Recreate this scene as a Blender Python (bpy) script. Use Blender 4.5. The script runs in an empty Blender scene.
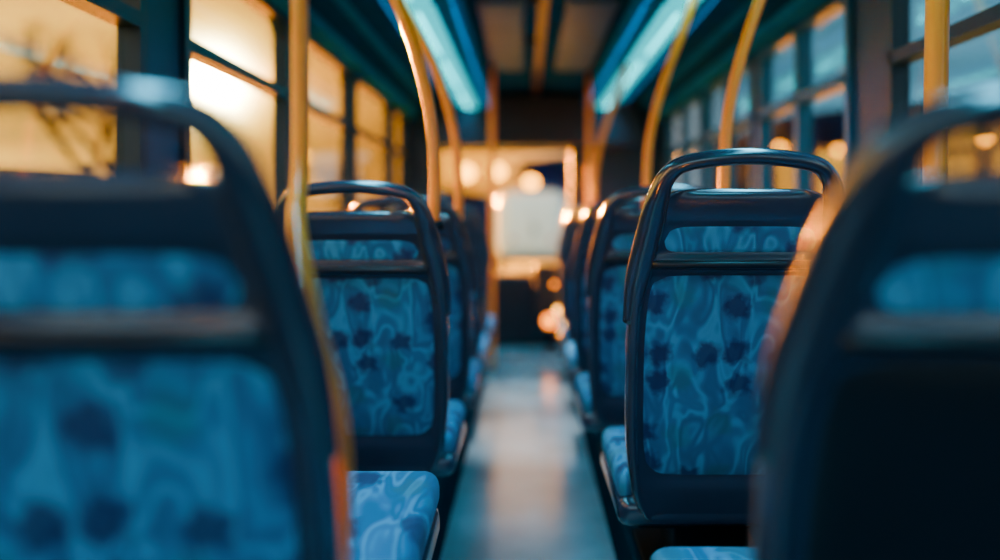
import bpy, bmesh, math, random
from mathutils import Vector, Matrix
random.seed(7)
scene = bpy.context.scene
COL = scene.collection

# ------------------------------------------------------------------ materials
def principled(name, color, rough=0.5, metal=0.0, spec=0.5, coat=0.0, bump=0.0, bscale=200, var=0.12, vscale=6):
    m = bpy.data.materials.new(name); m.use_nodes = True
    nt = m.node_tree; b = nt.nodes["Principled BSDF"]
    b.inputs["Roughness"].default_value = rough
    b.inputs["Metallic"].default_value = metal
    b.inputs["Specular IOR Level"].default_value = spec
    b.inputs["Coat Weight"].default_value = coat
    b.inputs["Coat Roughness"].default_value = 0.15
    tc = nt.nodes.new("ShaderNodeTexCoord")
    n = nt.nodes.new("ShaderNodeTexNoise"); n.inputs["Scale"].default_value = vscale; n.inputs["Detail"].default_value = 3
    nt.links.new(tc.outputs["Object"], n.inputs["Vector"])
    r = nt.nodes.new("ShaderNodeValToRGB")
    c = color
    r.color_ramp.elements[0].position = 0.3; r.color_ramp.elements[1].position = 0.7
    r.color_ramp.elements[0].color = (c[0]*(1-var), c[1]*(1-var), c[2]*(1-var), 1)
    r.color_ramp.elements[1].color = (min(1,c[0]*(1+var)), min(1,c[1]*(1+var)), min(1,c[2]*(1+var)), 1)
    nt.links.new(n.outputs["Fac"], r.inputs["Fac"]); nt.links.new(r.outputs["Color"], b.inputs["Base Color"])
    if bump > 0:
        n2 = nt.nodes.new("ShaderNodeTexNoise"); n2.inputs["Scale"].default_value = bscale
        nt.links.new(tc.outputs["Object"], n2.inputs["Vector"])
        bp = nt.nodes.new("ShaderNodeBump"); bp.inputs["Strength"].default_value = bump; bp.inputs["Distance"].default_value = 0.002
        nt.links.new(n2.outputs["Fac"], bp.inputs["Height"]); nt.links.new(bp.outputs["Normal"], b.inputs["Normal"])
    return m

def emission(name, color, strength, base=0.0):
    m = bpy.data.materials.new(name); m.use_nodes = True
    nt = m.node_tree; b = nt.nodes["Principled BSDF"]
    b.inputs["Base Color"].default_value = (base*color[0], base*color[1], base*color[2], 1)
    b.inputs["Roughness"].default_value = .6; b.inputs["Specular IOR Level"].default_value = 0
    b.inputs["Emission Color"].default_value = (*color, 1)
    b.inputs["Emission Strength"].default_value = strength
    return m

def mnode(nt, op, a=None, b=None, c=None):
    n = nt.nodes.new("ShaderNodeMath"); n.operation = op
    for i, v in enumerate((a, b, c)):
        if v is None: continue
        if isinstance(v, (int, float)): n.inputs[i].default_value = v
        else: nt.links.new(v, n.inputs[i])
    return n.outputs[0]

def fabric(name, planar='xz', gain=1.0):
    m = bpy.data.materials.new(name); m.use_nodes = True
    nt = m.node_tree; b = nt.nodes["Principled BSDF"]
    b.inputs["Roughness"].default_value = 0.85
    b.inputs["Sheen Weight"].default_value = 0.12*gain
    b.inputs["Sheen Tint"].default_value = (0.2, 0.7, 1, 1)
    tc = nt.nodes.new("ShaderNodeTexCoord")
    sep = nt.nodes.new("ShaderNodeSeparateXYZ"); nt.links.new(tc.outputs["Object"], sep.inputs[0])
    comb = nt.nodes.new("ShaderNodeCombineXYZ")
    nt.links.new(sep.outputs[0], comb.inputs[0])
    nt.links.new(sep.outputs[2 if planar == 'xz' else 1], comb.inputs[1])
    sc = nt.nodes.new("ShaderNodeVectorMath"); sc.operation = 'SCALE'; sc.inputs["Scale"].default_value = 9.6
    nt.links.new(comb.outputs[0], sc.inputs[0])
    nz = nt.nodes.new("ShaderNodeTexNoise"); nz.inputs["Scale"].default_value = 3.2; nz.inputs["Detail"].default_value = 3
    nt.links.new(sc.outputs[0], nz.inputs["Vector"])
    nzs = nt.nodes.new("ShaderNodeVectorMath"); nzs.operation = 'MULTIPLY_ADD'
    nzs.inputs[1].default_value = (.45, .45, 0); nt.links.new(nz.outputs["Color"], nzs.inputs[0]); nt.links.new(sc.outputs[0], nzs.inputs[2])
    P = nzs.outputs[0]
    vor = nt.nodes.new("ShaderNodeTexVoronoi"); vor.voronoi_dimensions = '2D'; vor.inputs["Scale"].default_value = 1.0
    vor.inputs["Randomness"].default_value = 0.65
    nt.links.new(P, vor.inputs["Vector"])
    dv = nt.nodes.new("ShaderNodeVectorMath"); dv.operation = 'SUBTRACT'
    nt.links.new(P, dv.inputs[0]); nt.links.new(vor.outputs["Position"], dv.inputs[1])
    s2 = nt.nodes.new("ShaderNodeSeparateXYZ"); nt.links.new(dv.outputs[0], s2.inputs[0])
    ang = mnode(nt, 'ARCTAN2', s2.outputs[1], s2.outputs[0])
    cs = mnode(nt, 'ABSOLUTE', mnode(nt, 'SINE', mnode(nt, 'MULTIPLY', ang, 2.5)))
    ln = nt.nodes.new("ShaderNodeVectorMath"); ln.operation = 'LENGTH'; nt.links.new(dv.outputs[0], ln.inputs[0])
    thr = mnode(nt, 'MULTIPLY_ADD', cs, 0.06, 0.24)
    diff = mnode(nt, 'SUBTRACT', thr, ln.outputs["Value"])
    flower = nt.nodes.new("ShaderNodeMapRange"); flower.inputs["From Min"].default_value = -0.09; flower.inputs["From Max"].default_value = 0.09
    nt.links.new(diff, flower.inputs["Value"])
    sc3 = nt.nodes.new("ShaderNodeSeparateColor"); nt.links.new(vor.outputs["Color"], sc3.inputs[0])
    isdark = mnode(nt, 'GREATER_THAN', sc3.outputs[0], 0.30)
    fdark = mnode(nt, 'MULTIPLY', mnode(nt, 'MULTIPLY', flower.outputs[0], isdark), .85)
    fleaf = mnode(nt, 'MULTIPLY', flower.outputs[0], mnode(nt, 'SUBTRACT', 1.0, isdark))
    wv = nt.nodes.new("ShaderNodeTexNoise"); wv.inputs["Scale"].default_value = 1.1; wv.inputs["Distortion"].default_value = .9
    wv.inputs["Detail"].default_value = 1
    mp = nt.nodes.new("ShaderNodeMapping"); mp.inputs["Scale"].default_value = (1.5, .7, 1); mp.inputs["Rotation"].default_value = (0, 0, .6)
    nt.links.new(sc.outputs[0], mp.inputs["Vector"]); nt.links.new(mp.outputs[0], wv.inputs["Vector"])
    band = mnode(nt, 'MULTIPLY_ADD', mnode(nt, 'SINE', mnode(nt, 'MULTIPLY', wv.outputs["Fac"], 26.0)), .5, .5)
    val = mnode(nt, 'ADD', mnode(nt, 'MULTIPLY', band, .38), mnode(nt, 'MULTIPLY', wv.outputs["Fac"], .62))
    r = nt.nodes.new("ShaderNodeValToRGB")
    g = gain
    e = r.color_ramp.elements
    e[0].position = 0.15; e[0].color = (0.008*g, 0.11*g, 0.27*g, 1)
    e[1].position = 0.48; e[1].color = (0.014*g, 0.20*g, 0.44*g, 1)
    x = e.new(0.82); x.color = (0.06*g, 0.42*g, 0.72*g, 1)
    nt.links.new(val, r.inputs["Fac"])
    m1 = nt.nodes.new("ShaderNodeMix"); m1.data_type = 'RGBA'
    nt.links.new(fdark, m1.inputs[0]); nt.links.new(r.outputs["Color"], m1.inputs[6]); m1.inputs[7].default_value = (0.005*g, 0.015*g, 0.10*g, 1)
    m2 = nt.nodes.new("ShaderNodeMix"); m2.data_type = 'RGBA'
    nt.links.new(mnode(nt, 'MULTIPLY', fleaf, 0.4), m2.inputs[0]); nt.links.new(m1.outputs[2], m2.inputs[6]); m2.inputs[7].default_value = (0.04*g, 0.18*g, 0.18*g, 1)
    nt.links.new(m2.outputs[2], b.inputs["Base Color"])
    n2 = nt.nodes.new("ShaderNodeTexNoise"); n2.inputs["Scale"].default_value = 500
    nt.links.new(tc.outputs["Object"], n2.inputs["Vector"])
    bp = nt.nodes.new("ShaderNodeBump"); bp.inputs["Strength"].default_value = 0.4; bp.inputs["Distance"].default_value = 0.002
    nt.links.new(n2.outputs["Fac"], bp.inputs["Height"]); nt.links.new(bp.outputs["Normal"], b.inputs["Normal"])
    return m

M_SHELL = principled("seat_plastic", (0.022, 0.042, 0.080), 0.2, spec=0.6, coat=0.6, bump=0.1)
M_HANDLE = principled("handle_plastic", (0.020, 0.034, 0.062), 0.18, spec=0.7, coat=0.7)
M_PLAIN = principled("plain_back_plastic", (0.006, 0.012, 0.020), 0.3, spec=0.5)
M_FAB = fabric("seat_fabric_back", 'xz')
M_FABC = fabric("seat_fabric_cushion", 'xy', .8)
M_METAL = principled("dark_steel", (0.006, 0.012, 0.018), 0.6, spec=.1)
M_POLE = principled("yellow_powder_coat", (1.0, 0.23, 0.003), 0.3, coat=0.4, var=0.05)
M_CEIL = principled("ceiling_laminate", (0.006, 0.060, 0.12), 0.6, spec=0.0)
M_COVE = principled("cove_panel", (0.006, 0.16, 0.30), 0.5, spec=.0)  # brighter blue puts the coves' blue highlights into the base colour
M_PALE = principled("pale_ceiling_panel", (0.06, 0.13, 0.18), 0.5, spec=.1)
M_WALL = principled("wall_laminate", (0.006, 0.035, 0.07), 0.45, spec=.25)
M_PLINTH = principled("plinth_carpet", (0.003, 0.02, 0.035), 0.9, spec=.0)
M_FRAME = principled("window_frame_rubber", (0.006, 0.020, 0.034), 0.4, spec=.3)
M_FRAMEL = principled("window_frame_paint", (0.006, 0.09, 0.16), 0.35, spec=.3)
M_FLOOR = principled("floor_vinyl", (0.27, 0.36, 0.41), 0.22, spec=1.0, coat=.7, var=0.2, vscale=3, bump=0.1)
M_HOUSE = principled("light_housing", (0.002, 0.16, 0.42), 0.5, spec=.0)
M_LENS = emission("cyan_lens", (0.0, .88, 1.0), 1.15)
M_TUBE = emission("cyan_tube", (0.0, 0.92, 1.0), 7.0)
M_STRIP = emission("blue_accent", (0.0, 0.30, 0.80), 1.0)
M_DARK = principled("black_plastic", (0.008, 0.018, 0.030), 0.4, spec=.3)
M_BARK = principled("bark", (0.02, 0.010, 0.004), 0.9, spec=0)
M_ROOF = principled("slate_roof", (0.005, 0.02, 0.035), 0.9, spec=0)
M_ROAD = principled("asphalt", (0.07, 0.19, 0.24), 0.7, vscale=0.5, spec=.1)

def glass_mat():
    m = bpy.data.materials.new("window_glass"); m.use_nodes = True
    nt = m.node_tree; nt.nodes.clear()
    o = nt.nodes.new("ShaderNodeOutputMaterial")
    t = nt.nodes.new("ShaderNodeBsdfTransparent"); t.inputs[0].default_value = (0.95, 0.96, 0.96, 1)
    g = nt.nodes.new("ShaderNodeBsdfGlossy"); g.inputs["Roughness"].default_value = 0.03
    lw = nt.nodes.new("ShaderNodeLayerWeight"); lw.inputs[0].default_value = 0.2
    mx = nt.nodes.new("ShaderNodeMixShader")
    nt.links.new(mnode(nt, 'MULTIPLY', lw.outputs["Fresnel"], 0.6), mx.inputs[0])
    nt.links.new(t.outputs[0], mx.inputs[1]); nt.links.new(g.outputs[0], mx.inputs[2])
    nt.links.new(mx.outputs[0], o.inputs[0])
    return m
M_GLASS = glass_mat()

# ------------------------------------------------------------------ helpers
def finish(name, bm, mat, parent=None, smooth=True, subsurf=0):
    bmesh.ops.recalc_face_normals(bm, faces=bm.faces)
    me = bpy.data.meshes.new(name); bm.to_mesh(me); bm.free()
    if smooth:
        for p in me.polygons: p.use_smooth = True
    me.materials.append(mat)
    ob = bpy.data.objects.new(name, me); COL.objects.link(ob)
    if parent: ob.parent = parent
    if subsurf:
        s = ob.modifiers.new("sub", 'SUBSURF'); s.levels = subsurf; s.render_levels = subsurf
    return ob

def add_box(bm, lo, hi, bevel=0.0, segs=2, rot=None):
    r = bmesh.ops.create_cube(bm, size=1.0)
    vs = r['verts']
    c = [(a+b)/2 for a, b in zip(lo, hi)]; s = [abs(b-a) for a, b in zip(lo, hi)]
    for v in vs: v.co = Vector((v.co.x*s[0], v.co.y*s[1], v.co.z*s[2]))
    if rot is not None:
        for v in vs: v.co = rot @ v.co
    for v in vs: v.co += Vector(c)
    if bevel > 0:
        es = list({e for v in vs for e in v.link_edges})
        bmesh.ops.bevel(bm, geom=es, offset=bevel, segments=segs, profile=0.5, affect='EDGES')

def box_obj(name, lo, hi, mat, parent=None, bevel=0.0, segs=2):
    bm = bmesh.new(); add_box(bm, lo, hi, bevel, segs)
    return finish(name, bm, mat, parent, smooth=False)

def catmull(pts, n=8):
    P = [Vector(p) for p in pts]; P = [P[0]*2-P[1]] + P + [P[-1]*2-P[-2]]
    out = []
    for i in range(1, len(P)-2):
        for j in range(n):
            t = j/n; a, b, c, d = P[i-1], P[i], P[i+1], P[i+2]
            out.append(0.5*((2*b)+(c-a)*t+(2*a-5*b+4*c-d)*t*t+(3*b-a-3*c+d)*t**3))
    out.append(P[-2]); return out

def add_tube(bm, pts, r, seg=12, ry=None, closed=False):
    pts = [Vector(p) for p in pts]; n = len(pts); rings = []
    up = None
    for i, p in enumerate(pts):
        if closed: t = (pts[(i+1) % n]-pts[i-1]).normalized()
        else: t = (pts[min(i+1, n-1)]-pts[max(i-1, 0)]).normalized()
        if up is None:
            up = Vector((0, 1, 0)) if abs(t.y) < 0.9 else Vector((0, 0, 1))
        up = (up - t*up.dot(t)).normalized(); side = t.cross(up)
        rr = r[i] if isinstance(r, list) else r
        r2 = rr if ry is None else ry
        rings.append([bm.verts.new(p + side*math.cos(a)*rr + up*math.sin(a)*r2) for a in [2*math.pi*k/seg for k in range(seg)]])
    m = n if closed else n-1
    for i in range(m):
        A, B = rings[i], rings[(i+1) % n]
        for k in range(seg):
            bm.faces.new((A[k], A[(k+1) % seg], B[(k+1) % seg], B[k]))
    if not closed:
        bm.faces.new(rings[0]); bm.faces.new(list(reversed(rings[-1])))

def empty(name, loc, label, cat, group=None):
    e = bpy.data.objects.new(name, None); e.location = loc; COL.objects.link(e)
    e.empty_display_size = 0.1
    e["label"] = label; e["category"] = cat
    if group: e["group"] = group
    return e

def tag(ob, label, cat, group=None):
    ob["label"] = label; ob["category"] = cat
    if group: ob["group"] = group
    return ob

# ------------------------------------------------------------------ SEAT
POD = .20   # height of the plinth that carries the seats
WZ = [(0.36, .17), (0.39, .20), (0.45, .228), (0.6, .246), (0.85, .252), (0.95, .247), (1.03, .233), (1.10, .217), (1.16, .202), (1.19, .188), (1.21, .16)]
def w_at(z):
    if z <= WZ[0][0]: return WZ[0][1]
    for (a, wa), (b, wb) in zip(WZ, WZ[1:]):
        if z <= b:
            t = (z-a)/(b-a); return wa+(wb-wa)*t
    return WZ[-1][1]
def yb(z): return -0.24*(z-0.39) - 0.20*max(0, z-0.9)**2

def build_seat():
    root = empty("bus_seat", (0, 0, 0), "", "seat")
    bm = bmesh.new()
    rows = [(0.375, 0, .75, .5), (0.385, 0, .93, .8), (0.40, 0, 1, 1), (0.45, 0, 1, 1), (0.488, 0, 1, 1), (0.505, .018, 1, 1), (0.6, .02, 1, 1), (0.7, .02, 1, 1), (0.85, .02, 1, 1),
            (0.95, .02, 1, 1), (1.0, .02, 1, 1), (1.015, .018, 1, 1), (1.028, -.004, 1, 1), (1.05, -.004, 1, 1), (1.062, .014, 1, 1), (1.12, .014, 1, 1), (1.138, 0, 1, 1), (1.15, 0, 1, 1), (1.175, 0, 1, 1),
            (1.19, 0, 1, .95), (1.203, 0.004, .96, .8), (1.21, 0.01, .9, .5)]
    rings = []
    for z, rec, ws, ts in rows:
        w = w_at(z)*ws; y0 = yb(z); th = 0.07*ts; off = (0.07-th)/2
        half = [(0.0, rec), (w*.45, rec), (w-.029, rec), (w-.023, -.004), (w-.013, -.009), (w-.004, .000), (w, .016), (w, .05), (w-.008, .066), (w-.03, .072), (w*.5, .055), (0.0, .05)]
        scl = [(x, y0+off+min(max(yy, -0.01), .072)*ts) for x, yy in half]
        ring = [bm.verts.new((x, y, z)) for x, y in scl]
        ring += [bm.verts.new((-x, y, z)) for x, y in reversed(scl[1:-1])]
        rings.append(ring)
    for A, B in zip(rings, rings[1:]):
        n = len(A)
        for k in range(n): bm.faces.new((A[k], A[(k+1) % n], B[(k+1) % n], B[k]))
    bm.faces.new(rings[0]); bm.faces.new(rings[-1])
    finish("seat_back_shell", bm, M_SHELL, root, subsurf=1)
    def panel(name, z0, z1, inset, rec, bulge, front=False, rc=0.05, mat=M_FAB):
        bm = bmesh.new(); NU, NV = 24, 24; g = []
        for j in range(NV+1):
            v = j/NV; z = z0+(z1-z0)*v
            dz = min(z-z0, z1-z)
            cut = 0
            if dz < rc: cut = rc-math.sqrt(max(0, rc*rc-(rc-dz)**2))
            hw = w_at(z)-inset-cut
            row = []
            for i in range(NU+1):
                u = -1+2*i/NU
                b = bulge*(1-abs(u)**5)*(1-abs(2*v-1)**8)
                y = yb(z)+rec-b if not front else yb(z)+rec+b
                row.append(bm.verts.new((u*hw, y, z)))
            g.append(row)
        for j in range(NV):
            for i in range(NU): bm.faces.new((g[j][i], g[j][i+1], g[j+1][i+1], g[j+1][i]))
        return finish(name, bm, mat, root)
    panel("fabric_back_panel", 0.500, 1.016, .026, .0185, .014, rc=.038)
    panel("fabric_head_panel", 1.062, 1.128, .032, .013, .008, rc=0.018)
    panel("front_back_cushion", 0.50, 1.17, .022, .066, .035, front=True, rc=.06, mat=M_SHELL)
    bm = bmesh.new()
    zt = 1.272
    pts = [(-.241, yb(.90)+.022, .90), (-.233, yb(.98)+.014, .98), (-.219, yb(1.06)+.010, 1.06), (-.205, yb(1.13)+.008, 1.13), (-.194, yb(1.19), 1.190), (-.176, yb(1.237), 1.237), (-.130, yb(zt), zt-.007),
           (0, yb(zt)-.004, zt+.006)]
    pts = pts + [(-x, y, z) for x, y, z in reversed(pts[:-1])]
    cp = catmull(pts, 6)
    rl = [.0185+.012*min(1, max(0, (1.262-p.z)/.12))*min(1, max(.15, (p.z-.88)/.14)) for p in cp]
    add_tube(bm, cp, rl, 14, ry=0.019)
    finish("grab_handle", bm, M_HANDLE, root)
    bm = bmesh.new()
    add_tube(bm, catmull([(-.2, yb(1.038)+.002, 1.038), (-.1, yb(1.038)-.010, 1.038), (.1, yb(1.038)-.010, 1.038), (.2, yb(1.038)+.002, 1.038)], 6), 0.010, 10)
    finish("cross_bar", bm, M_PLAIN, root)
    bm = bmesh.new(); add_box(bm, (-.243, .02, .43), (.243, .50, .505), .03, 4)
    for v in bm.verts:
        if v.co.z > .47: v.co.z += .012*(1-(v.co.x/.243)**2)
    finish("seat_cushion", bm, M_FABC, root)
    bm = bmesh.new(); add_box(bm, (-.246, -.005, .375), (.246, .485, .45), .028, 3)
    finish("seat_pan", bm, M_SHELL, root)
    bm = bmesh.new()
    add_box(bm, (-.17, .06, POD+.002), (.17, .42, POD+.02), .006, 2)
    add_box(bm, (-.10, .12, POD+.015), (.10, .36, .385), .015, 2)
    add_box(bm, (-.20, .08, .345), (.20, .42, .38), .006, 2)
    finish("seat_pedestal", bm, M_METAL, root, smooth=False)
    return root

seat = build_seat()
seat_parts = list(seat.children)
LAB = "dark plastic bus seat with blue floral fabric panels"
def place_seat(x, y, sz=1.0, first=False, label=LAB, deep=1.0, dark=False, cz=0.0, wide=1.06, sx=1.0):
    if first: r = seat; parts = seat_parts
    else:
        r = seat.copy(); COL.objects.link(r); parts = []
        for p in seat_parts:
            q = p.copy(); q.parent = r; COL.objects.link(q); parts.append(q)
            q.scale = (1, 1, 1); q.location = (0, 0, 0)
    r.location = (x, y, POD*(1-sz)); r.scale = (sx, 1, sz)
    for q in parts:
        nm = q.name.split('.')[0]
        if nm in ("seat_cushion", "seat_pan"):
            q.scale = (wide, deep, 1+cz/.47)
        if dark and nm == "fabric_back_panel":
            me = q.data.copy(); me.materials.clear(); me.materials.append(M_PLAIN); q.data = me  # dark plastic replaces the fabric, so the seat's shade sits in the colour
            q.name = "shade_dark_back_panel"; q["label"] = "plain glossy back panel, coloured dark for the shade on it"
    r["label"] = label; r["category"] = "seat"; r["group"] = "bus seats along the aisle"
    return r
SEATS = [(-.46, 3.35, .933), (-.46, 4.2, .928), (-.46, 5.05, .928), (.47, 2.98, .958), (.47, 3.85, .94), (.47, 4.70, .93), (.47, 5.55, .93)]
for x, y, s in SEATS: place_seat(x, y, s)
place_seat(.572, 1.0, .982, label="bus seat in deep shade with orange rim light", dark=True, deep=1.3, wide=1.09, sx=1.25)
place_seat(.49, 2.05, 1.0, label="blue floral bus seat with arched grab handle, sharply lit")
place_seat(-.47, 2.47, .952, label="blue floral bus seat next to curved yellow pole")
place_seat(-.46, 1.0, .985, label="blue patterned bus seat beside the sunlit window pillar", deep=1.85, cz=.062, wide=1.1, first=True)

# ------------------------------------------------------------------ STRUCTURE
XL, XR, Y0, Y1 = -1.1, 1.3, -1.4, 7.7
def struct(ob): ob["kind"] = "structure"; return ob
struct(box_obj("floor", (XL-.05, Y0-.05, -.06), (XR+.05, Y1+.1, 0), M_FLOOR))
struct(box_obj("trim_4", (XL, Y0, 0), (-.28, 5.9, POD), M_PLINTH, bevel=.012))
struct(box_obj("trim_5", (.30, Y0, 0), (XR, 6.2, POD), M_PLINTH, bevel=.012))
prof = [(XL-.05, 2.07), (-.98, 2.12), (-.75, 2.2), (-.45, 2.25), (.1, 2.29), (.65, 2.25), (.95, 2.2), (1.18, 2.12), (XR+.05, 2.07)]
bm = bmesh.new()
A = [bm.verts.new((x, Y0-.05, z)) for x, z in prof] + [bm.verts.new((x, Y0-.05, z+.06)) for x, z in reversed(prof)]
B = [bm.verts.new((v.co.x, Y1+.1, v.co.z)) for v in A]
n = len(A)
for k in range(n): bm.faces.new((A[k], A[(k+1) % n], B[(k+1) % n], B[k]))
bm.faces.new(A); bm.faces.new(list(reversed(B)))
struct(finish("ceiling", bm, M_CEIL, smooth=False))
for nm, xs in (("trim_1", (XL, XL+.13)), ("trim_2", (XR-.13, XR))):
    bm = bmesh.new(); add_box(bm, (xs[0], Y0, 2.045), (xs[1], Y1, 2.095), .012, 3)
    struct(finish(nm, bm, M_COVE, smooth=False))
for i, (x, z) in enumerate(((-.86, 2.150), (1.08, 2.150))):
    bm = bmesh.new(); add_box(bm, (x-.025, Y0, z-.012), (x+.025, Y1, z+.014), .008, 2)
    struct(finish("trim_%d" % (6+i), bm, M_COVE, smooth=False))
for i, (x0, x1) in enumerate(((-.26, .0), (.22, .50))):
    bm = bmesh.new(); add_box(bm, (x0, 4.3, 2.240), (x1, 6.3, 2.31), .03, 4)
    struct(finish("trim_%d" % (8+i), bm, M_PALE, smooth=True))

SILL, TOP, MUL = 1.0, 2.05, 1.70
LW = [(-1.2, -.1), (.15, 1.02), (1.25, 2.36), (2.66, 3.80), (4.02, 5.20), (5.32, 6.75), (6.85, 7.6)]
RW = [(-1.2, .1), (.3, 1.4), (1.6, 2.93), (3.30, 4.55), (4.72, 5.95), (6.1, 7.5)]
def wall(name, x0, x1, wins):
    bm = bmesh.new()
    add_box(bm, (x0, Y0, -.06), (x1, Y1, SILL))
    add_box(bm, (x0, Y0, TOP), (x1, Y1, 2.12))
    ys = [Y0] + [v for w in wins for v in w] + [Y1]
    for i in range(0, len(ys), 2):
        if ys[i+1] > ys[i]: add_box(bm, (x0, ys[i], SILL), (x1, ys[i+1], TOP))
    return struct(finish(name, bm, M_WALL, smooth=False))
wall("wall_left", XL-.05, XL, LW)
wall("wall_right", XR, XR+.05, RW)
wn = 0
def window(x, y0, y1, side, mat, split=False):
    global wn
    wn += 1
    e = bpy.data.objects.new("window_%d" % wn, None); COL.objects.link(e); e["kind"] = "structure"
    e.location = (x, (y0+y1)/2, SILL)
    s = 1 if side == 'L' else -1
    xi, xo = x+s*.02, x-s*.045
    lo, hi = min(xi, xo), max(xi, xo)
    bm = bmesh.new()
    R = .09; t = .03
    def loop(off, rr, xx, nseg=6):
        a0, a1, b0, b1 = y0-off, y1+off, SILL-off, TOP+off
        out = []
        for cx, cy, st in ((a1-rr, b1-rr, 0), (a0+rr, b1-rr, 90), (a0+rr, b0+rr, 180), (a1-rr, b0+rr, 270)):
            for k in range(nseg+1):
                a = math.radians(st+90*k/nseg); out.append(bm.verts.new((xx, cx+rr*math.cos(a), cy+rr*math.sin(a))))
        return out
    o1, i1 = loop(.02, .03, hi), loop(-t, R, hi); o2, i2 = loop(.02, .03, lo), loop(-t, R, lo)
    n = len(o1)
    for k in range(n):
        j = (k+1) % n
        bm.faces.new((o1[k], o1[j], i1[j], i1[k])); bm.faces.new((o2[k], i2[k], i2[j], o2[j]))
        bm.faces.new((i1[k], i1[j], i2[j], i2[k])); bm.faces.new((o1[k], o2[k], o2[j], o1[j]))
    add_box(bm, (lo, y0, MUL-.022), (hi, y1, MUL+.022))
    if split:
        ym = (y0+y1)/2; add_box(bm, (lo, ym-.03, SILL), (hi, ym+.03, TOP))
    f = finish("window_frame", bm, mat, e, smooth=False); f.matrix_parent_inverse = Matrix.Translation(-e.location)
    g = box_obj("window_pane", (x-s*.025, y0+.005, SILL+.005), (x-s*.021, y1-.005, TOP-.005), M_GLASS, e); g.matrix_parent_inverse = Matrix.Translation(-e.location)
for a, b in LW: window(XL, a, b, 'L', M_FRAME)
for i, (a, b) in enumerate(RW): window(XR, a, b, 'R', M_FRAMEL if i > 2 else M_FRAME, split=i > 2)

bm = bmesh.new()
add_box(bm, (XL, Y1, 0), (XR, Y1+.06, .62))
add_box(bm, (XL, Y1, 1.74), (XR, Y1+.06, 2.28))
add_box(bm, (XL, Y1, .62), (-.80, Y1+.06, 1.74)); add_box(bm, (.42, Y1, .62), (XR, Y1+.06, 1.74))
struct(finish("wall_front", bm, M_WALL, smooth=False))
bm = bmesh.new()
add_box(bm, (XL, Y0-.05, 0), (XR, Y0, .95)); add_box(bm, (XL, Y0-.05, 1.85), (XR, Y0, 2.28))
add_box(bm, (XL, Y0-.05, .95), (-.9, Y0, 1.85)); add_box(bm, (1.1, Y0-.05, .95), (XR, Y0, 1.85))
struct(finish("wall_back", bm, M_WALL, smooth=False))
struct(box_obj("window_30", (-.81, Y1+.02, .61), (.43, Y1+.03, 1.75), M_GLASS))

bm = bmesh.new()
add_box(bm, (.07, Y0+.1, 2.262), (.13, Y1, 2.285), .004)
struct(finish("trim_3", bm, principled("warm_strip", (0.16, 0.06, 0.02), 0.45), smooth=False))

# ------------------------------------------------------------------ LIGHT FIXTURES
def fixture(x, y0, y1, tilt, z=2.13):
    e = empty("ceiling_light", (x, (y0+y1)/2, z), "long cyan fluorescent ceiling light in a blue housing", "light", "ceiling light line")
    L = (y1-y0)/2
    bm = bmesh.new()
    pr = [(-.20, .07), (-.16, 0.0), (-.095, -.012), (-.085, .004), (.085, .004), (.095, -.012), (.16, 0.0), (.20, .07), (.12, .10), (-.12, .10)]
    A = [bm.verts.new((px, -L, pz)) for px, pz in pr]; B = [bm.verts.new((px, L, pz)) for px, pz in pr]; n = len(pr)
    for k in range(n): bm.faces.new((A[k], A[(k+1) % n], B[(k+1) % n], B[k]))
    bm.faces.new(A); bm.faces.new(B)
    finish("light_housing", bm, M_HOUSE, e, smooth=False)
    bm = bmesh.new()
    add_box(bm, (-.082, -L+.03, -.028), (.082, L-.03, .012), .02, 4)
    finish("light_diffuser", bm, M_LENS, e)
    bm = bmesh.new()
    add_tube(bm, [(0, -L+.12, -.018), (0, L-.12, -.018)], .014, 10)
    finish("fluorescent_tube", bm, M_TUBE, e)
    for s in (-1, 1):
        bm = bmesh.new(); add_box(bm, (s*.165-.012, -L+.02, .0), (s*.165+.012, L-.02, .012), .003, 1)
        st = finish("accent_strip", bm, M_STRIP, e, smooth=False)
        st["label"] = "thin blue glowing accent strip"
    ld = bpy.data.lights.new("fixture_fill", 'AREA'); ld.shape = 'RECTANGLE'; ld.size = .14; ld.size_y = 2*L-.1  # added area fill under each fixture, spread narrowed so the camera misses it
    ld.energy = 9.5; ld.color = (.14, .66, 1.0); ld.spread = math.radians(115)
    lo = bpy.data.objects.new("fixture_fill", ld); COL.objects.link(lo); lo.parent = e; lo.location = (0, 0, -.05)
    e.rotation_euler = (0, tilt, 0)
for k in range(7):
    y = -1.2+k*1.25
    fixture(-.50, y, y+1.22, 0.12); fixture(.72, y, y+1.22, -0.12)
for y in (4.3, 5.3):  # added spots, there to lay a pale glare on the aisle floor
    e = empty("aisle_glare_spot", (.05, y, 2.258), "added dark-rimmed spot that brightens the aisle floor", "light", "added aisle glare spots")
    bm = bmesh.new(); add_tube(bm, [(0, 0, -.010), (0, 0, .02)], .035, 20); finish("glare_spot_bezel", bm, M_METAL, e)
    ld = bpy.data.lights.new("glare_spot", 'SPOT'); ld.energy = 260; ld.spot_size = math.radians(32); ld.spot_blend = .9; ld.shadow_soft_size = .04; ld.color = (.95, .97, 1)
    lo = bpy.data.objects.new("glare_spot", ld); COL.objects.link(lo); lo.parent = e; lo.location = (0, 0, -.03)

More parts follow.
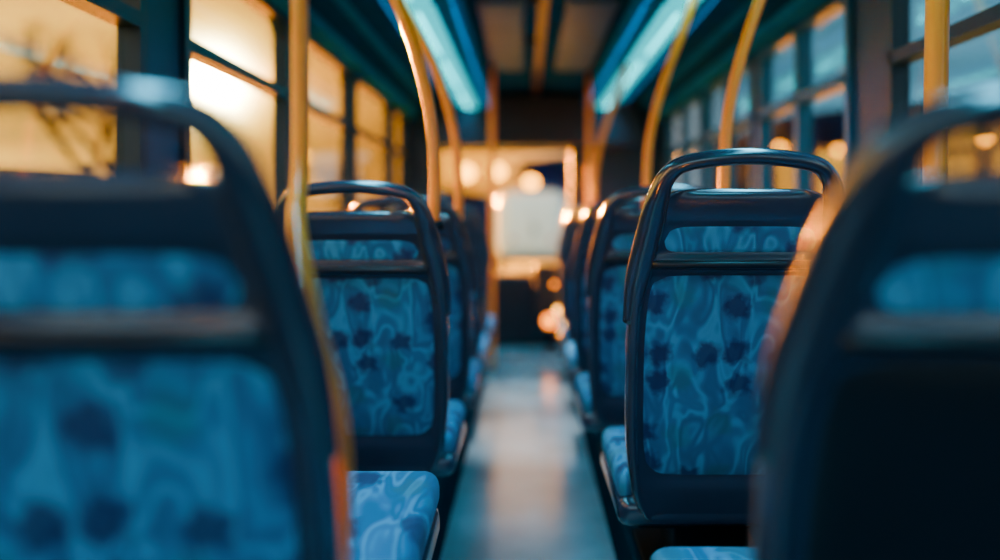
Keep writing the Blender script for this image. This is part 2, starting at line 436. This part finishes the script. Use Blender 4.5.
# ------------------------------------------------------------------ POLES
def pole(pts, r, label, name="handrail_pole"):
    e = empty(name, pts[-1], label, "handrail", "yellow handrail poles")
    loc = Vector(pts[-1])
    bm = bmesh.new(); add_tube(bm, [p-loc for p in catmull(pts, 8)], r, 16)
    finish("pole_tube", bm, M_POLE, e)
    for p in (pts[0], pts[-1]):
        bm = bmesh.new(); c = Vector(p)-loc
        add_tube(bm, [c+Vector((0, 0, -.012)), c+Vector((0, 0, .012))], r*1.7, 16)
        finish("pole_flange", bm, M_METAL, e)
YL = "yellow powder-coated vertical handrail pole"
YC = "yellow curved handrail pole rising from seat to ceiling"
pole([(-.37, 1.36, 2.2), (-.362, 1.33, 1.7), (-.352, 1.30, 1.25), (-.330, 1.20, 1.14), (-.266, 1.03, 1.03), (-.223, .975, .92), (-.222, 1.0, .80), (-.238, 1.05, .68), (-.262, 1.09, .59)], .0135, YC)  # lower bend hugs the seat edge, shaped as its sunlit orange rim
pole([(.90, 1.76, 2.2), (.88, 1.76, 1.8), (.870, 1.76, 1.3), (.870, 1.76, .8), (.870, 1.76, POD+.01)], .024, YL)
for y in (2.4, 3.28):
    pole([(-.62, y, 2.21), (-.50, y, 2.0), (-.36, y, 1.74), (-.285, y, 1.5), (-.262, y, 1.3), (-.262, y-.02, 1.12)], .0175, YC)
for x, y in ((.63, 2.62), (.52, 3.545), (.44, 5.265)):
    pole([(x+.24, y, 2.20), (x+.17, y, 1.98), (x+.08, y, 1.74), (x+.02, y, 1.52), (x, y, 1.3), (x, y, .8), (x, y, POD+.01)], .0185, YC)
pole([(-.24, 6.1, 2.27), (-.24, 6.1, 1.2), (-.24, 6.1, 0.01)], .022, YL)
pole([(.50, 6.45, 2.25), (.50, 6.45, 1.2), (.50, 6.45, 0.01)], .022, YL)

# ------------------------------------------------------------------ FRONT OF BUS
e = empty("dashboard", (0, 7.4, 0), "dark dashboard console under the windscreen", "dashboard")
bm = bmesh.new(); add_box(bm, (-1.0, -.15, 0), (.42, .27, .63), .05, 3); finish("console_body", bm, M_DARK, e, smooth=False)
bm = bmesh.new(); add_box(bm, (-.95, -.15, .60), (-.35, .2, .72), .04, 3); finish("instrument_binnacle", bm, M_DARK, e, smooth=False)
e = empty("steering_wheel", (-.62, 6.98, .84), "black steering wheel on a tilted column", "steering wheel")
bm = bmesh.new()
add_tube(bm, [(.21*math.cos(a), .21*math.sin(a)*.5, .21*math.sin(a)*.6) for a in [2*math.pi*k/32 for k in range(32)]], .015, 8, closed=True)
finish("wheel_rim", bm, M_DARK, e)
bm = bmesh.new()
for a in (0.0, math.pi, -math.pi/2):
    add_tube(bm, [(0, 0, 0), (.2*math.cos(a), .2*math.sin(a)*.5, .2*math.sin(a)*.6)], .012, 8)
finish("wheel_spokes", bm, M_DARK, e)
bm = bmesh.new(); add_tube(bm, [(0, 0, 0), (0, .20, -.30), (0, .22, -.84)], .03, 10)
finish("steering_column", bm, M_DARK, e)
e = empty("driver_seat", (-.72, 6.40, 0), "black upholstered driver seat with headrest", "seat")
bm = bmesh.new(); add_box(bm, (-.24, -.05, .5), (.24, .38, .62), .05, 3); finish("seat_cushion", bm, M_DARK, e)
bm = bmesh.new(); add_box(bm, (-.23, -.14, .6), (.23, -.03, 1.15), .04, 3); finish("backrest", bm, M_DARK, e)
bm = bmesh.new(); add_box(bm, (-.13, -.13, 1.17), (.13, -.05, 1.30), .03, 3); finish("headrest", bm, M_DARK, e)
bm = bmesh.new(); add_box(bm, (-.12, .08, 0), (.12, .32, .52), .02, 2); finish("seat_base", bm, M_METAL, e)
e = empty("fare_machine", (.14, 6.9, 0), "dark ticket machine with amber button and an added disc for an amber floor reflection", "ticket machine")
bm = bmesh.new(); add_tube(bm, [(0.06, 0, 0), (0.06, 0, .5)], .03, 12); finish("machine_stand", bm, M_METAL, e)
bm = bmesh.new(); add_box(bm, (-.06, -.08, .20), (.18, .08, .74), .02, 2); finish("machine_body", bm, M_DARK, e, smooth=False)
AMB = emission("amber_glow", (1.0, .22, .0), 7)
bm = bmesh.new(); add_tube(bm, [(.06, -.09, .28), (.06, -.078, .28)], .055, 20); finish("amber_reflection_disc", bm, AMB, e)  # glowing disc stands in for an amber reflection near the floor
bm = bmesh.new(); add_tube(bm, [(.10, -.09, .58), (.10, -.078, .58)], .018, 16); finish("machine_button", bm, AMB, e)
e = empty("overhead_display_box", (.1, 7.48, 1.76), "dark overhead panel above the windscreen", "display panel")
bm = bmesh.new(); add_box(bm, (-.9, -.1, 0.0), (.9, .22, .46), .03, 2); finish("panel_body", bm, M_DARK, e, smooth=False)
bm = bmesh.new(); add_box(bm, (-.25, -.112, .10), (.25, -.10, .26), .004, 1); finish("display_screen", bm, M_FRAME, e, smooth=False)
e = empty("driver_partition", (-.75, 6.15, 0), "dark partition screen behind the driver seat", "partition")
bm = bmesh.new(); add_box(bm, (-.34, -.02, 0), (.28, .02, 1.1), .01, 2); finish("partition_panel", bm, M_WALL, e, smooth=False)
e = empty("door_partition", (.86, 6.25, 0), "dark partition screen beside the front door", "partition")
bm = bmesh.new(); add_box(bm, (-.36, -.02, 0), (.30, .02, 1.25), .01, 2); finish("partition_panel", bm, M_WALL, e, smooth=False)

# ------------------------------------------------------------------ OUTSIDE
struct(box_obj("ground", (-150, -60, -.50), (150, 200, -.45), M_ROAD))
def tree(x, y, h, seed, thick=.022):
    rnd = random.Random(seed); bm = bmesh.new()
    def branch(p, d, L, r, lvl):
        q = p+d*L; add_tube(bm, [p, (p+q)/2+Vector((rnd.uniform(-.03, .03), rnd.uniform(-.03, .03), 0))*L, q], [r, r*.8, r*.6], 6)
        if lvl == 0: return
        for k in range(3 if lvl > 1 else 4):
            nd = (d+Vector((rnd.uniform(-.8, .8), rnd.uniform(-.8, .8), rnd.uniform(-.1, .5)))).normalized()
            branch(p+d*L*rnd.uniform(.6, 1.0), nd, L*rnd.uniform(.6, .8), r*.6, lvl-1)
    branch(Vector((0, 0, 0)), Vector((0, 0, 1)), h*.35, h*thick, 4)
    o = finish("tree", bm, M_BARK); o.location = (x, y, -.46)
    tag(o, "bare leafless tree beside the road at sunset", "tree", "roadside trees")
tree(-10.4, 21, 8, 1); tree(-17.5, 33, 10, 2); tree(-17, 16, 8, 3); tree(-19, 24, 6, 8); tree(-13.5, 62, 7, 9); tree(-12.5, 55, 6, 11)

def facade_mat(base, win, sx=1.0, sz=1.0):
    m = bpy.data.materials.new("facade"); m.use_nodes = True
    nt = m.node_tree; b = nt.nodes["Principled BSDF"]; b.inputs["Roughness"].default_value = .7; b.inputs["Specular IOR Level"].default_value = .0
    tc = nt.nodes.new("ShaderNodeTexCoord"); s = nt.nodes.new("ShaderNodeSeparateXYZ"); nt.links.new(tc.outputs["Object"], s.inputs[0])
    h = mnode(nt, 'ADD', s.outputs[0], s.outputs[1])
    fx = mnode(nt, 'GREATER_THAN', mnode(nt, 'FRACT', mnode(nt, 'MULTIPLY', h, .4*sx)), .45)
    fz = mnode(nt, 'GREATER_THAN', mnode(nt, 'FRACT', mnode(nt, 'MULTIPLY', s.outputs[2], .33*sz)), .4)
    mm = mnode(nt, 'MULTIPLY', fx, fz)
    mx = nt.nodes.new("ShaderNodeMix"); mx.data_type = 'RGBA'; nt.links.new(mm, mx.inputs[0])
    mx.inputs[6].default_value = (*base, 1); mx.inputs[7].default_value = (*win, 1)
    nt.links.new(mx.outputs[2], b.inputs["Base Color"])
    return m
FM = facade_mat((.012, .018, .12), (.003, .008, .04)); FM2 = facade_mat((.010, .012, .06), (.004, .006, .03), 1.3)
def building(x, y, sx, sy, h, mat, label):
    e = empty("building", (x, y, -.46), label, "building", "roadside buildings")
    bm = bmesh.new(); add_box(bm, (-sx/2, -sy/2, 0), (sx/2, sy/2, h)); add_box(bm, (-sx/2-.2, -sy/2-.2, h-.5), (sx/2+.2, sy/2+.2, h)); finish("building_body", bm, mat, e, smooth=False)
    bm = bmesh.new()
    v = [bm.verts.new(p) for p in ((-sx/2-.3, -sy/2-.3, h), (sx/2+.3, -sy/2-.3, h), (sx/2+.3, sy/2+.3, h), (-sx/2-.3, sy/2+.3, h), (0, -sy/2+1, h+.8), (0, sy/2-1, h+.8))]
    for f in ((0, 1, 4), (1, 2, 5, 4), (2, 3, 5), (3, 0, 4, 5), (0, 3, 2, 1)): bm.faces.new([v[i] for i in f])
    finish("building_roof", bm, M_ROOF, e, smooth=False)
building(20, 26, 10, 16, 5.5, FM, "grey rendered building with dark windows")
building(18, 50, 10, 18, 6.5, FM2, "dark brick building with dark windows")
building(26, 8, 10, 12, 6, FM2, "dark brick building with dark windows")
building(4.4, 60, 9, 8, 5.2, FM2, "dark building at the end of the road")
building(-5.6, 62, 10, 8, 2.7, FM2, "low dark building at the end of the road")
building(-34, 45, 14, 14, 3.6, FM2, "low dark building against the sunset")

M_WHITE = principled("white_paint", (.95, .90, .86), .4, coat=.4, var=.03)
M_TYRE = principled("tyre_rubber", (.02, .02, .02), .8)
haze_van = empty("haze_van", (.18, 22, -.45), "white box van added to stand in for pale haze in the windscreen", "haze_van")  # added white shape that stands in for pale windscreen haze
bm = bmesh.new(); add_box(bm, (-1.0, 0, .42), (1.0, 4.4, 2.25), .45, 8); add_box(bm, (-.95, 4.3, .35), (.95, 5.8, 1.7), .15, 3); finish("haze_van_body", bm, M_WHITE, haze_van)
bm = bmesh.new(); add_box(bm, (-.008, -.012, .9), (.008, .01, 1.78)); finish("door_seam", bm, M_DARK, haze_van, smooth=False)
bm = bmesh.new(); add_box(bm, (.05, -.03, 1.1), (.12, .01, 1.35), .01, 2); finish("door_handle", bm, M_METAL, haze_van, smooth=False)
for sx in (-.52, .52):
    bm = bmesh.new(); add_box(bm, (sx-.06, -.03, .88), (sx+.06, .03, 1.02), .02, 2); finish("tail_light", bm, principled("red_lens", (.6, .03, .02), .3), haze_van)
    for sy in (.8, 4.6):
        bm = bmesh.new(); add_tube(bm, [(sx*1.66-.1, sy, .33), (sx*1.66+.1, sy, .33)], .33, 24); finish("wheel", bm, M_TYRE, haze_van)
bm = bmesh.new(); add_box(bm, (-.95, -.08, .36), (.95, .25, .48), .03, 2); finish("rear_bumper", bm, M_DARK, haze_van, smooth=False)

AL = emission("amber_lamp", (1.0, .34, .0), 24)
def street_lamp(px, y, z, s=1, R=.26):
    h = z+.46; x = (px-525)/830*y-1.05*s
    e = empty("street_lamp", (x, y, -.46), "tall street lamp glowing warm amber", "street lamp", "roadside street lamps")
    bm = bmesh.new(); add_tube(bm, catmull([(0, 0, 0), (0, 0, h*.8), (.2*s, 0, h*.97), (.9*s, 0, h)], 6), .05, 8); finish("lamp_post", bm, M_METAL, e)
    bm = bmesh.new(); r = bmesh.ops.create_uvsphere(bm, u_segments=16, v_segments=10, radius=R)
    for v in bm.verts: v.co = Vector((v.co.x*1.1+1.05*s, v.co.y, v.co.z*.9+h-.03))
    finish("lamp_head", bm, AL, e)
street_lamp(531, 31, 2.4, R=.22); street_lamp(497, 33, 2.9, -1, .28); street_lamp(466, 32, 2.8, -1, .3)
street_lamp(685, 30, 3.3, -1, .2); street_lamp(780, 24, 3.1, -1, .13); street_lamp(838, 22, 2.9, -1, .1); street_lamp(930, 20, 2.7, -1, .1); street_lamp(985, 22, 3.2, -1, .1)

# ------------------------------------------------------------------ WORLD
S = Vector((-314/830, 1, 134/830)).normalized()
w = bpy.data.worlds.new("World"); scene.world = w; w.use_nodes = True
nt = w.node_tree; bg = nt.nodes["Background"]
tc = nt.nodes.new("ShaderNodeTexCoord")
nrm = nt.nodes.new("ShaderNodeVectorMath"); nrm.operation = 'NORMALIZE'; nt.links.new(tc.outputs["Generated"], nrm.inputs[0])
sep = nt.nodes.new("ShaderNodeSeparateXYZ"); nt.links.new(nrm.outputs[0], sep.inputs[0])
t = mnode(nt, 'ADD', mnode(nt, 'MULTIPLY', sep.outputs[0], -1.0), mnode(nt, 'MULTIPLY', sep.outputs[1], .35))
mr = nt.nodes.new("ShaderNodeMapRange"); mr.interpolation_type = 'SMOOTHSTEP'
mr.inputs["From Min"].default_value = .05; mr.inputs["From Max"].default_value = .42; nt.links.new(t, mr.inputs["Value"])
wy = mnode(nt, 'POWER', mnode(nt, 'MAXIMUM', sep.outputs[1], 0.0), 4.5)
wm = nt.nodes.new("ShaderNodeMix"); wm.data_type = 'RGBA'; nt.links.new(wy, wm.inputs[0])
wm.inputs[6].default_value = (5.6, 3.0, .40, 1); wm.inputs[7].default_value = (2.0, .66, 0.0, 1)
mx = nt.nodes.new("ShaderNodeMix"); mx.data_type = 'RGBA'; nt.links.new(mr.outputs[0], mx.inputs[0])
mx.inputs[6].default_value = (.22, .70, 1.0, 1); nt.links.new(wm.outputs[2], mx.inputs[7])
el = nt.nodes.new("ShaderNodeMapRange"); el.inputs["From Min"].default_value = 0.0; el.inputs["From Max"].default_value = .8
el.inputs["To Min"].default_value = 1.0; el.inputs["To Max"].default_value = .5; nt.links.new(sep.outputs[2], el.inputs["Value"])
cn = nt.nodes.new("ShaderNodeTexNoise"); cn.inputs["Scale"].default_value = 3.5; cn.inputs["Detail"].default_value = 3
cm = nt.nodes.new("ShaderNodeMapping"); cm.inputs["Scale"].default_value = (1, 1, 5); nt.links.new(nrm.outputs[0], cm.inputs["Vector"]); nt.links.new(cm.outputs[0], cn.inputs["Vector"])
cr = nt.nodes.new("ShaderNodeMapRange"); cr.inputs["From Min"].default_value = .35; cr.inputs["From Max"].default_value = .65; cr.inputs["To Min"].default_value = .65; cr.inputs["To Max"].default_value = 1.35
nt.links.new(cn.outputs["Fac"], cr.inputs["Value"])
sc = nt.nodes.new("ShaderNodeVectorMath"); sc.operation = 'SCALE'; nt.links.new(mx.outputs[2], sc.inputs[0]); nt.links.new(mnode(nt, 'MULTIPLY', el.outputs[0], cr.outputs[0]), sc.inputs["Scale"])
def addc(fac, col, prev):
    s = nt.nodes.new("ShaderNodeVectorMath"); s.operation = 'SCALE'; s.inputs[0].default_value = col; nt.links.new(fac, s.inputs["Scale"])
    a = nt.nodes.new("ShaderNodeVectorMath"); a.operation = 'ADD'; nt.links.new(prev, a.inputs[0]); nt.links.new(s.outputs[0], a.inputs[1])
    return a.outputs[0]
dt = nt.nodes.new("ShaderNodeVectorMath"); dt.operation = 'DOT_PRODUCT'; nt.links.new(nrm.outputs[0], dt.inputs[0]); dt.inputs[1].default_value = S
d0 = mnode(nt, 'MAXIMUM', dt.outputs["Value"], 0.0)
o = addc(mnode(nt, 'POWER', mnode(nt, 'MAXIMUM', mnode(nt, 'MULTIPLY', sep.outputs[1], -1.0), 0.0), 1.5), (.8, 1.5, 1.8), sc.outputs[0])
o = addc(mnode(nt, 'POWER', d0, 200), (2.5, 1.1, .0), o)
o = addc(mnode(nt, 'POWER', d0, 1200), (50, 34, 5), o)
o = addc(mnode(nt, 'POWER', d0, 4000), (900, 800, 450), o)
nt.links.new(o, bg.inputs["Color"]); bg.inputs["Strength"].default_value = 1.0

sl = bpy.data.lights.new("sun", 'SUN'); sl.energy = 260; sl.color = (1.0, .25, .0); sl.angle = .02
so = bpy.data.objects.new("sun", sl); COL.objects.link(so); so.rotation_euler = S.to_track_quat('Z', 'Y').to_euler()

# ------------------------------------------------------------------ CAMERA
cam = bpy.data.cameras.new("camera"); co = bpy.data.objects.new("camera", cam); COL.objects.link(co)
co.location = (0, 0, 1.15); co.rotation_euler = (math.radians(90), 0, 0)
cam.lens = 29.88; cam.sensor_width = 36; cam.shift_x = -.025; cam.shift_y = -.065
cam.clip_start = .02; cam.clip_end = 500
cam.dof.use_dof = True; cam.dof.focus_distance = 1.85; cam.dof.aperture_fstop = 0.7
scene.camera = co
